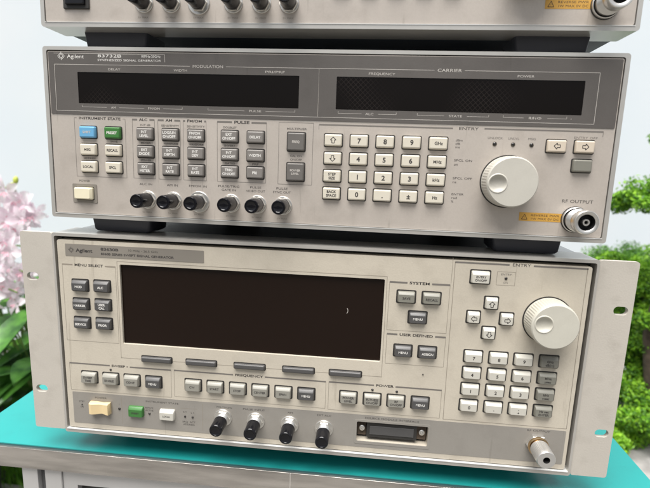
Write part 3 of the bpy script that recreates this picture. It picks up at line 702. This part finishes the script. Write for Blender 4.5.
shape(m, [(fx0, -600), (fx1, -600), (fx1, rb - .3), (fx0, rb - .3)], [[(30, -560), (430, -560), (430, rb - 17), (30, rb - 17)][::1]], y0 + 4, y0 + 24, 'alu_light')
m.build('lower_frame', tb, bevel=.5)
m = MB(); shape(m, [(30.2, -559.8), (429.8, -559.8), (429.8, rb - 17.2), (30.2, rb - 17.2)], [], y0 + 10, y0 + 14, 'pot'); m.build('dark_inset_panel', tb)

# ------------------------------------------------------------------ place behind the table
def struct(o): return tag(o, kind='structure')
m = MB(); N = 60
gx = [-9000 + 18000 * i / N for i in range(N + 1)]; gy = [-7000 + 13000 * i / N for i in range(N + 1)]
m.add([(x, y, GZ) for y in gy for x in gx], [(j*(N+1)+i, j*(N+1)+i+1, (j+1)*(N+1)+i+1, (j+1)*(N+1)+i) for j in range(N) for i in range(N)], 'dirt')
struct(m.build('ground', smooth=0))
wl = MB(); NX, NZ = 220, 10
wl.add([(-4200 + 8800 * i / NX, 1800 + 10 * math.sin(i * .33 + .2 * j) + 14 * math.sin(i * .11 + j * .35), GZ + 1 + 2700 * j / NZ) for j in range(NZ + 1) for i in range(NX + 1)],
       [(j*(NX+1)+i, j*(NX+1)+i+1, (j+1)*(NX+1)+i+1, (j+1)*(NX+1)+i) for j in range(NZ) for i in range(NX)], 'wall')
wo = wl.build('fabric_screen', smooth=60); tag(wo, 'pale blue-white fabric screen closing the view behind the plants', 'screen')

def tube(mb, pts, radii, mat, n=8):
    rings = []
    for i, p in enumerate(pts):
        p = Vector(p); a = Vector(pts[max(0, i-1)]); b = Vector(pts[min(len(pts)-1, i+1)])
        d = (b - a).normalized(); u = d.orthogonal().normalized(); v = d.cross(u)
        if rings and False: pass
        rings.append([p + (u * math.cos(2*math.pi*k/n) + v * math.sin(2*math.pi*k/n)) * radii[i] for k in range(n)])
    vs = [q for r in rings for q in r]; fs = []
    for i in range(len(pts)-1):
        # match ring starts to avoid twisting
        for k in range(n): fs.append((i*n+k, i*n+(k+1)%n, (i+1)*n+(k+1)%n, (i+1)*n+k))
    fs.append(tuple(range((len(pts)-1)*n, len(pts)*n)))
    mb.add(vs, fs, mat)
cb = MB(); tube(cb, [(1200 + i * 60, 1788, -250 + i * 43 * .75 - 22 * math.sin(math.pi * i / 16)) for i in range(17)], [5] * 17, 'seam', 8)  # slim tube added in place of a soft shade line on the fabric
tag(cb.build('shade_line', smooth=60), 'thin grey line standing in for soft shade slanting across the pale fabric screen at right', 'shade_line')

def rv():
    while True:
        v = Vector((rnd.uniform(-1, 1), rnd.uniform(-1, 1), rnd.uniform(-1, 1)))
        if 0.05 < v.length < 1: return v.normalized()
def leaf(mb, c, n, s, mat, asp=0.45):
    u = n.cross(rv()).normalized(); v = n.cross(u)
    c = Vector(c); a = c - u * s * .5; b = c + u * s * .5; f = n * s * .12
    mb.add([a, c + v * s * asp * .5 - u * s * .05 + f, b, c - v * s * asp * .5 - u * s * .05 + f], [(0, 1, 2, 3)], mat)
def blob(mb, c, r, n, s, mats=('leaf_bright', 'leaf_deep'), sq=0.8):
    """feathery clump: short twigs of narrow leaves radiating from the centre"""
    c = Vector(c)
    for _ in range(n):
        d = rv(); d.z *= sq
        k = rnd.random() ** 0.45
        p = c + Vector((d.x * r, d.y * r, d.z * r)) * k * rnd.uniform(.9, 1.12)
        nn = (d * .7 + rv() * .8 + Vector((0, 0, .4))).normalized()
        mt = mats[0] if rnd.random() < (0.25 + 0.65 * k * (0.6 + 0.4 * d.z)) else mats[1]  # shading put into the leaf colour: outer and upper leaves brighter, core darker
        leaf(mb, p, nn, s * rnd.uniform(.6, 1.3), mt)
def pad(parent, c, rx, ry, rz, nb, r, n=240, s=13, mats=('leaf_bright', 'leaf_deep')):
    mb = MB()
    for i in range(nb):
        a = rnd.uniform(0, 2*math.pi); q = math.sqrt(rnd.random())
        x, y_ = rx * q * math.cos(a), ry * q * math.sin(a)
        z = rz * (1 - q * q) * rnd.uniform(.3, 1.0) - rz * .3 + rnd.uniform(-.15, .15) * rz
        blob(mb, (x, y_, z), r * rnd.uniform(.65, 1.15), n, s, mats)
    return mb.build('foliage_pad', parent, c, smooth=0)
def limb(parent, pts, r0, r1, name='branch'):
    m = MB(); n = len(pts); P = [Vector(p) for p in pts]
    Q = []; 
    for i in range(n - 1):
        for k in range(4):
            t = k / 4; Q.append(P[i].lerp(P[i+1], t) + rv() * (r0 * .25 if (i or k) else 0))
    Q.append(P[-1]); L = len(Q)
    tube(m, Q, [r0 + (r1 - r0) * i / (L-1) for i in range(L)], 'bark', 9)
    return m.build(name, parent, smooth=60)

# cloud-pruned tree whose pad shows right of the middle unit
ct = thing('cloud_pruned_tree', 'cloud-pruned tree with a flat bright green pad right of the middle signal generator', 'tree', (1010, 780, GZ))
limb(ct, [(0, 0, 0), (25, -10, 300), (-20, 10, 600), (15, 0, 880), (-5, 0, 1060)], 30, 12, 'trunk')
limb(ct, [(10, 0, 860), (-35, -20, 905), (-85, -30, 930)], 11, 4)
limb(ct, [(0, 0, 960), (60, 10, 1020), (110, 0, 1060)], 10, 4)
pad(ct, (-72, -30, 945), 88, 75, 70, 34, 33, n=330, s=10)
pad(ct, (70, 0, 985), 90, 80, 45, 16, 32, n=220, s=12)
pad(ct, (10, 0, 1095), 80, 70, 50, 12, 32, n=200, s=12)
# rounded shrubs below it
def shrub(label, loc, pads, trunk_h):
    t = thing('clipped_shrub', label, 'shrub', (loc[0], loc[1], GZ), group='clipped green shrubs right of the table')
    limb(t, [(0, 0, 0), (12, 8, trunk_h * .5), (0, 0, trunk_h)], 22, 8, 'trunk')
    for (x, y_, z, rx, rz, nb, r, mats) in pads:
        pad(t, (x - loc[0], y_ - loc[1], z - GZ), rx, rx, rz, nb, r, n=380, s=10, mats=mats)
        limb(t, [(0, 0, min(trunk_h, z - GZ - 60) * .8), ((x - loc[0]) * .6, (y_ - loc[1]) * .6, z - GZ - 50), (x - loc[0], y_ - loc[1], z - GZ - 10)], 9, 4)
    return t
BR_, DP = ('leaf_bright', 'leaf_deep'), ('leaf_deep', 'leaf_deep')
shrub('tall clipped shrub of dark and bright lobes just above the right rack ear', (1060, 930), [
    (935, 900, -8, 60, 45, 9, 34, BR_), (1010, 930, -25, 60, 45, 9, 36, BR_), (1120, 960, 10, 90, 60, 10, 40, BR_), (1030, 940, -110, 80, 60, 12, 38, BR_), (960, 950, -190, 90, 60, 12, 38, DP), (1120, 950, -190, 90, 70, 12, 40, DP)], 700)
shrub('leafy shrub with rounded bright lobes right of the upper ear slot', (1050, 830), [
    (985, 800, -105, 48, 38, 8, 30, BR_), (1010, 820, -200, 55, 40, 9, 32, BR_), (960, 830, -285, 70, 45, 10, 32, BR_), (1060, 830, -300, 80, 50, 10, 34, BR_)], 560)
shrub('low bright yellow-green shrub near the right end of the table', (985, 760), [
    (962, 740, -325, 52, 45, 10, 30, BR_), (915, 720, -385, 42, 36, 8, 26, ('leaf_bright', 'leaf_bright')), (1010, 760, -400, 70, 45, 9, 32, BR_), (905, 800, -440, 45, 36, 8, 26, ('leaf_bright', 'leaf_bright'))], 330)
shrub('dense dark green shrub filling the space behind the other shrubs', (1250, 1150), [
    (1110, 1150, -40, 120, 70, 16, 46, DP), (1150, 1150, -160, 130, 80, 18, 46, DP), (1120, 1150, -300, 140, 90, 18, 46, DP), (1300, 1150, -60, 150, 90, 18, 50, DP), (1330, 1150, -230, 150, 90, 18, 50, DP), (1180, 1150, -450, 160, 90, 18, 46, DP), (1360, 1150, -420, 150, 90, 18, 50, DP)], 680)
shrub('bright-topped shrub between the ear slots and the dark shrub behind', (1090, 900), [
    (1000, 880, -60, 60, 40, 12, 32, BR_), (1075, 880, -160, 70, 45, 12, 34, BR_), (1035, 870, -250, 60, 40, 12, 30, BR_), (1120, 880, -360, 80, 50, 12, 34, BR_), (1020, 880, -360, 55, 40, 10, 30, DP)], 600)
bed = MB(); box(bed, 760, 2400, 640, 1500, GZ - 4, -560, 'dirt'); struct(bed.build('planting_bed', bevel=8))
for i, (x, y_, z, r, lb) in enumerate(((1000, 735, -480, 88, 'large pale grey rock beside the table corner'), (1130, 720, -490, 80, 'rough grey rock at the photo edge, right of the larger one'), (880, 800, -525, 70, 'grey rock tucked behind the low bright shrub'))):
    bm = bmesh.new(); bmesh.ops.create_icosphere(bm, subdivisions=4, radius=1)
    from mathutils import noise
    for v in bm.verts:
        q = v.co.copy(); k = 1 + .28 * noise.noise(q * 1.3 + Vector((i * 9, 0, 0))) + .12 * noise.noise(q * 3.1 + Vector((0, i * 7, 0))) + .04 * noise.noise(q * 9)
        v.co = Vector((q.x * k * r * 1.2, q.y * k * r, q.z * k * r * .7)) * MM
    me = bpy.data.meshes.new('rock'); bm.to_mesh(me); bm.free(); me.materials.append(M['stone']); me.shade_smooth()
    o = bpy.data.objects.new('rock', me); COL.objects.link(o); o.location = (x * MM, y_ * MM, z * MM); tag(o, lb, 'rock', 'rocks in the planting bed')

# orchids at the left: arching stems full of pink blossoms, long strap leaves
def blossom_mesh():
    m = MB()
    for k in range(5):
        a = 2 * math.pi * k / 5 + math.pi / 2; wdt = .62 if k in (1, 4) else .42
        u = Vector((math.cos(a), 0, math.sin(a))); s = Vector((-math.sin(a), 0, math.cos(a)))
        row = []
        for t, wd, dy in ((.08, .12, 0), (.35, wdt * .8, -.1), (.65, wdt, -.14), (.9, wdt * .6, -.06), (1.0, .12, .02)):
            for sd in (-1, 0, 1): row.append((u * t + s * sd * wd * .5) * 24 + Vector((0, (dy + (.07 if sd == 0 else 0)) * 24, 0)))
        f = [(r*3+c, r*3+c+1, r*3+c+4, r*3+c+3) for r in range(4) for c in range(2)]
        m.add(row, f, 'petal')
    for k in range(3):
        a = -math.pi / 2 + (k - 1) * .9
        m.add([Vector((0, -3, 0)), Vector((math.cos(a - .3) * 6, -7, math.sin(a - .3) * 6)), Vector((math.cos(a) * 9, -8, math.sin(a) * 9)), Vector((math.cos(a + .3) * 6, -7, math.sin(a + .3) * 6))], [(0, 1, 2, 3)], 'petal_core')
    return m
bl_me = None
def orchid(label, base, stems, nleaf=9, seed=1):
    global bl_me
    t = thing('orchid', label, 'orchid', base, group='potted orchids left of the signal generators')
    p = MB(); pr = [(62, 0), (66, 6), (82, 250), (88, 252), (88, 268), (80, 268), (76, 245), (1, 240)]
    n = 40; vs = [(r * math.cos(2*math.pi*i/n), r * math.sin(2*math.pi*i/n), z) for r, z in pr for i in range(n)]
    p.add(vs, [(k*n+i, k*n+(i+1)%n, (k+1)*n+(i+1)%n, (k+1)*n+i) for k in range(len(pr)-1) for i in range(n)], 'pot'); p.build('pot', t, fix=True)
    lf = MB()
    for i in range(nleaf):
        a = rnd.uniform(0, 2*math.pi); L = rnd.uniform(220, 330); hgt = rnd.uniform(50, 130); wd = rnd.uniform(22, 34); row = []
        u = Vector((math.cos(a), math.sin(a), 0)); s = Vector((-math.sin(a), math.cos(a), 0)); S = 10
        for k in range(S + 1):
            q = k / S; c = u * L * q + Vector((0, 0, 250 + hgt * math.sin(q * 2.4) ))
            ww = wd * math.sin(math.pi * min(1, .12 + q * .88)) ** .6 + 1
            row += [c - s * ww, c + Vector((0, 0, -6)), c + s * ww]
        lf.add(row, [(r*3+c, r*3+c+1, r*3+c+4, r*3+c+3) for r in range(S) for c in range(2)], 'leaf_broad')
    lf.build('strap_leaves', t, smooth=60)
    for (tx, ty, tz, nb) in stems:
        T = Vector((tx - base[0], ty - base[1], tz - base[2])); B = Vector((0, 0, 250)); Cc = Vector((T.x * .35, T.y * .5, T.z * 1.08)); pts = []
        for k in range(19):
            q = k / 18; pts.append(B * (1-q)**2 + Cc * 2*q*(1-q) + T * q*q)
        st = MB(); tube(st, pts, [4.2 - 2.4 * k / 18 for k in range(19)], 'stem', 7); so_ = st.build('flower_stem', t, smooth=60)
        for k in range(nb):
            q = .62 + .36 * k / max(1, nb - 1); c = B * (1-q)**2 + Cc * 2*q*(1-q) + T * q*q
            c = c + Vector((rnd.uniform(-34, 34), rnd.uniform(-30, 14), rnd.uniform(-34, 26)))
            if bl_me is None:
                o = blossom_mesh().build('blossom', so_, smooth=60); bl_me = o.data
            else:
                o = bpy.data.objects.new('blossom', bl_me); COL.objects.link(o); o.parent = so_
            o.location = c * MM; o.rotation_euler = (rnd.uniform(-.5, .4), rnd.uniform(-.6, .6), rnd.uniform(-.9, .9)); o.scale = [rnd.uniform(1.0, 1.45)] * 3
        for k in range(2 if tz > 120 else 0):
            b = MB(); c = T + Vector((k * 9 - 3, -3, 10 + k * 14)); r = 7 - k * 1.5
            loft(b, [(circle(0, 0, r * math.sin(math.pi * (.06 + .88 * i / 8)), 12), 9 * math.cos(math.pi * (.06 + .88 * i / 8))) for i in range(9)], 'bud', cap0=True)
            ob = b.build('bud', so_, c, smooth=60); ob.rotation_euler = (R(80), 0, 0)
    return t
orchid('pink and white orchid nearest the left rack ear, a yellow-green bud at its tip', (-760, 690, -719), [
    (-500, 620, 150, 13), (-462, 630, 85, 15), (-462, 610, 20, 15), (-480, 600, -30, 15), (-500, 600, -80, 11)], 12)
orchid('pale pink orchid at the left photo edge, farther from the signal generators', (-930, 700, -719), [
    (-600, 720, 110, 16), (-580, 700, 20, 18), (-600, 730, -70, 14)], 10)
sd = MB()
for lx, ly in ((-1050, 620), (-1050, 745), (-665, 745), (-665, 620)): box(sd, lx, lx + 25, ly, ly + 15, GZ + 1, -732, 'pot')
box(sd, -1060, -630, 610, 765, -731.9, -719.5, 'board')
# leafy plant filling the gap under the orchids
def leafy(label, base, n, hmin, hmax, spread, mat='leaf_broad', seed=0):
    t = thing('broad_leaf_plant', label, 'plant', base, group='broad-leaved plants left of the table')
    lf = MB(); st = MB()
    for i in range(n):
        a = rnd.uniform(0, 2*math.pi); hh = rnd.uniform(hmin, hmax); d = spread * math.sqrt(rnd.random())
        B = Vector((math.cos(a) * 12, math.sin(a) * 12, 0)); T = Vector((math.cos(a) * d, math.sin(a) * d, hh))
        pts = [B, B.lerp(T, .5) + Vector((0, 0, 30)), T]; tube(st, pts, [3.2, 2.6, 1.8], 'stem', 6)
        L = rnd.uniform(110, 190); wd = rnd.uniform(20, 36); u = Vector((math.cos(a + rnd.uniform(-.7, .7)), math.sin(a), rnd.uniform(-.1, .9))).normalized(); s = u.cross(Vector((0, 0, 1))).normalized(); row = []; S = 9
        for k in range(S + 1):
            q = k / S; c = T + u * L * q + Vector((0, 0, -70 * q * q)); ww = wd * math.sin(math.pi * min(1, .05 + q * .95)) ** .8 + .5
            row += [c - s * ww + Vector((0, 0, 7)), c, c + s * ww + Vector((0, 0, 7))]
        lf.add(row, [(r*3+c, r*3+c+1, r*3+c+4, r*3+c+3) for r in range(S) for c in range(2)], mat)
    st.build('stems', t, smooth=60); lf.build('leaves', t, smooth=60)
leafy('broad-leaved green plant under the pink orchid at left', (-500, 790, GZ), 95, 330, 640, 170)
leafy('darker leafy plant behind, at the left photo edge', (-790, 960, GZ), 90, 250, 640, 240, 'leaf_deep')
leafy('leafy plant seen past the left end of the table', (-700, 1250, GZ), 90, 250, 600, 260, 'leaf_deep')
s_ = sd.build('plant_stand', bevel=1); tag(s_, 'low stand under the orchid pots', 'stand')
gr = MB()
for i in range(9000):
    x = rnd.uniform(-1150, -380); y_ = rnd.uniform(520, 1500); h_ = rnd.uniform(30, 75); a = rnd.uniform(0, 6.28); u = Vector((math.cos(a), math.sin(a), 0)) * 3; b = Vector((x, y_, GZ)); t_ = b + Vector((rnd.uniform(-20, 20), rnd.uniform(-20, 20), h_))
    gr.add([b - u, b + u, t_], [(0, 1, 2)], 'grass')
tag(gr.build('grass', smooth=0), 'short bright grass below the left end of the table', 'grass', kind='stuff')


# ------------------------------------------------------------------ camera, light, render
cam = bpy.data.cameras.new('camera'); co = bpy.data.objects.new('camera', cam); COL.objects.link(co)
co.location = (0.28125, -0.35019, 0.24275); co.rotation_euler = (1.3899, -0.0342, 0.0922)
cam.sensor_fit = 'HORIZONTAL'; cam.sensor_width = 36; cam.lens = 463.232 / 650 * 36
cam.shift_x = 0; cam.clip_start = 0.01; cam.clip_end = 200
cam.dof.use_dof = True; cam.dof.focus_distance = 0.37; cam.dof.aperture_fstop = 9.0
scene.camera = co

SUN_EL, SUN_AZ = R(73), R(200)     # azimuth clockwise from +Y
w = bpy.data.worlds.new('World'); scene.world = w; w.use_nodes = True
nt = w.node_tree; bg = nt.nodes['Background']; sky = nt.nodes.new('ShaderNodeTexSky')
sky.sky_type = 'NISHITA'; sky.sun_disc = False; sky.sun_elevation = SUN_EL; sky.sun_rotation = SUN_AZ
sky.air_density = 1.2; sky.dust_density = 4.0
hs = nt.nodes.new('ShaderNodeHueSaturation'); hs.inputs['Saturation'].default_value = 0.35
nt.links.new(sky.outputs[0], hs.inputs['Color']); nt.links.new(hs.outputs[0], bg.inputs[0]); bg.inputs[1].default_value = 0.05
sl = bpy.data.lights.new('sun', 'SUN'); so = bpy.data.objects.new('sun', sl); COL.objects.link(so)
sl.energy = 3.2; sl.angle = R(50); sl.color = (1.0, 0.975, 0.94)
d = Vector((math.sin(SUN_AZ) * math.cos(SUN_EL), math.cos(SUN_AZ) * math.cos(SUN_EL), math.sin(SUN_EL)))
so.rotation_euler = d.to_track_quat('Z', 'Y').to_euler()
scene.view_settings.view_transform = 'Standard'; scene.view_settings.look = 'None'
scene.view_settings.exposure = 1.26; scene.view_settings.gamma = 1
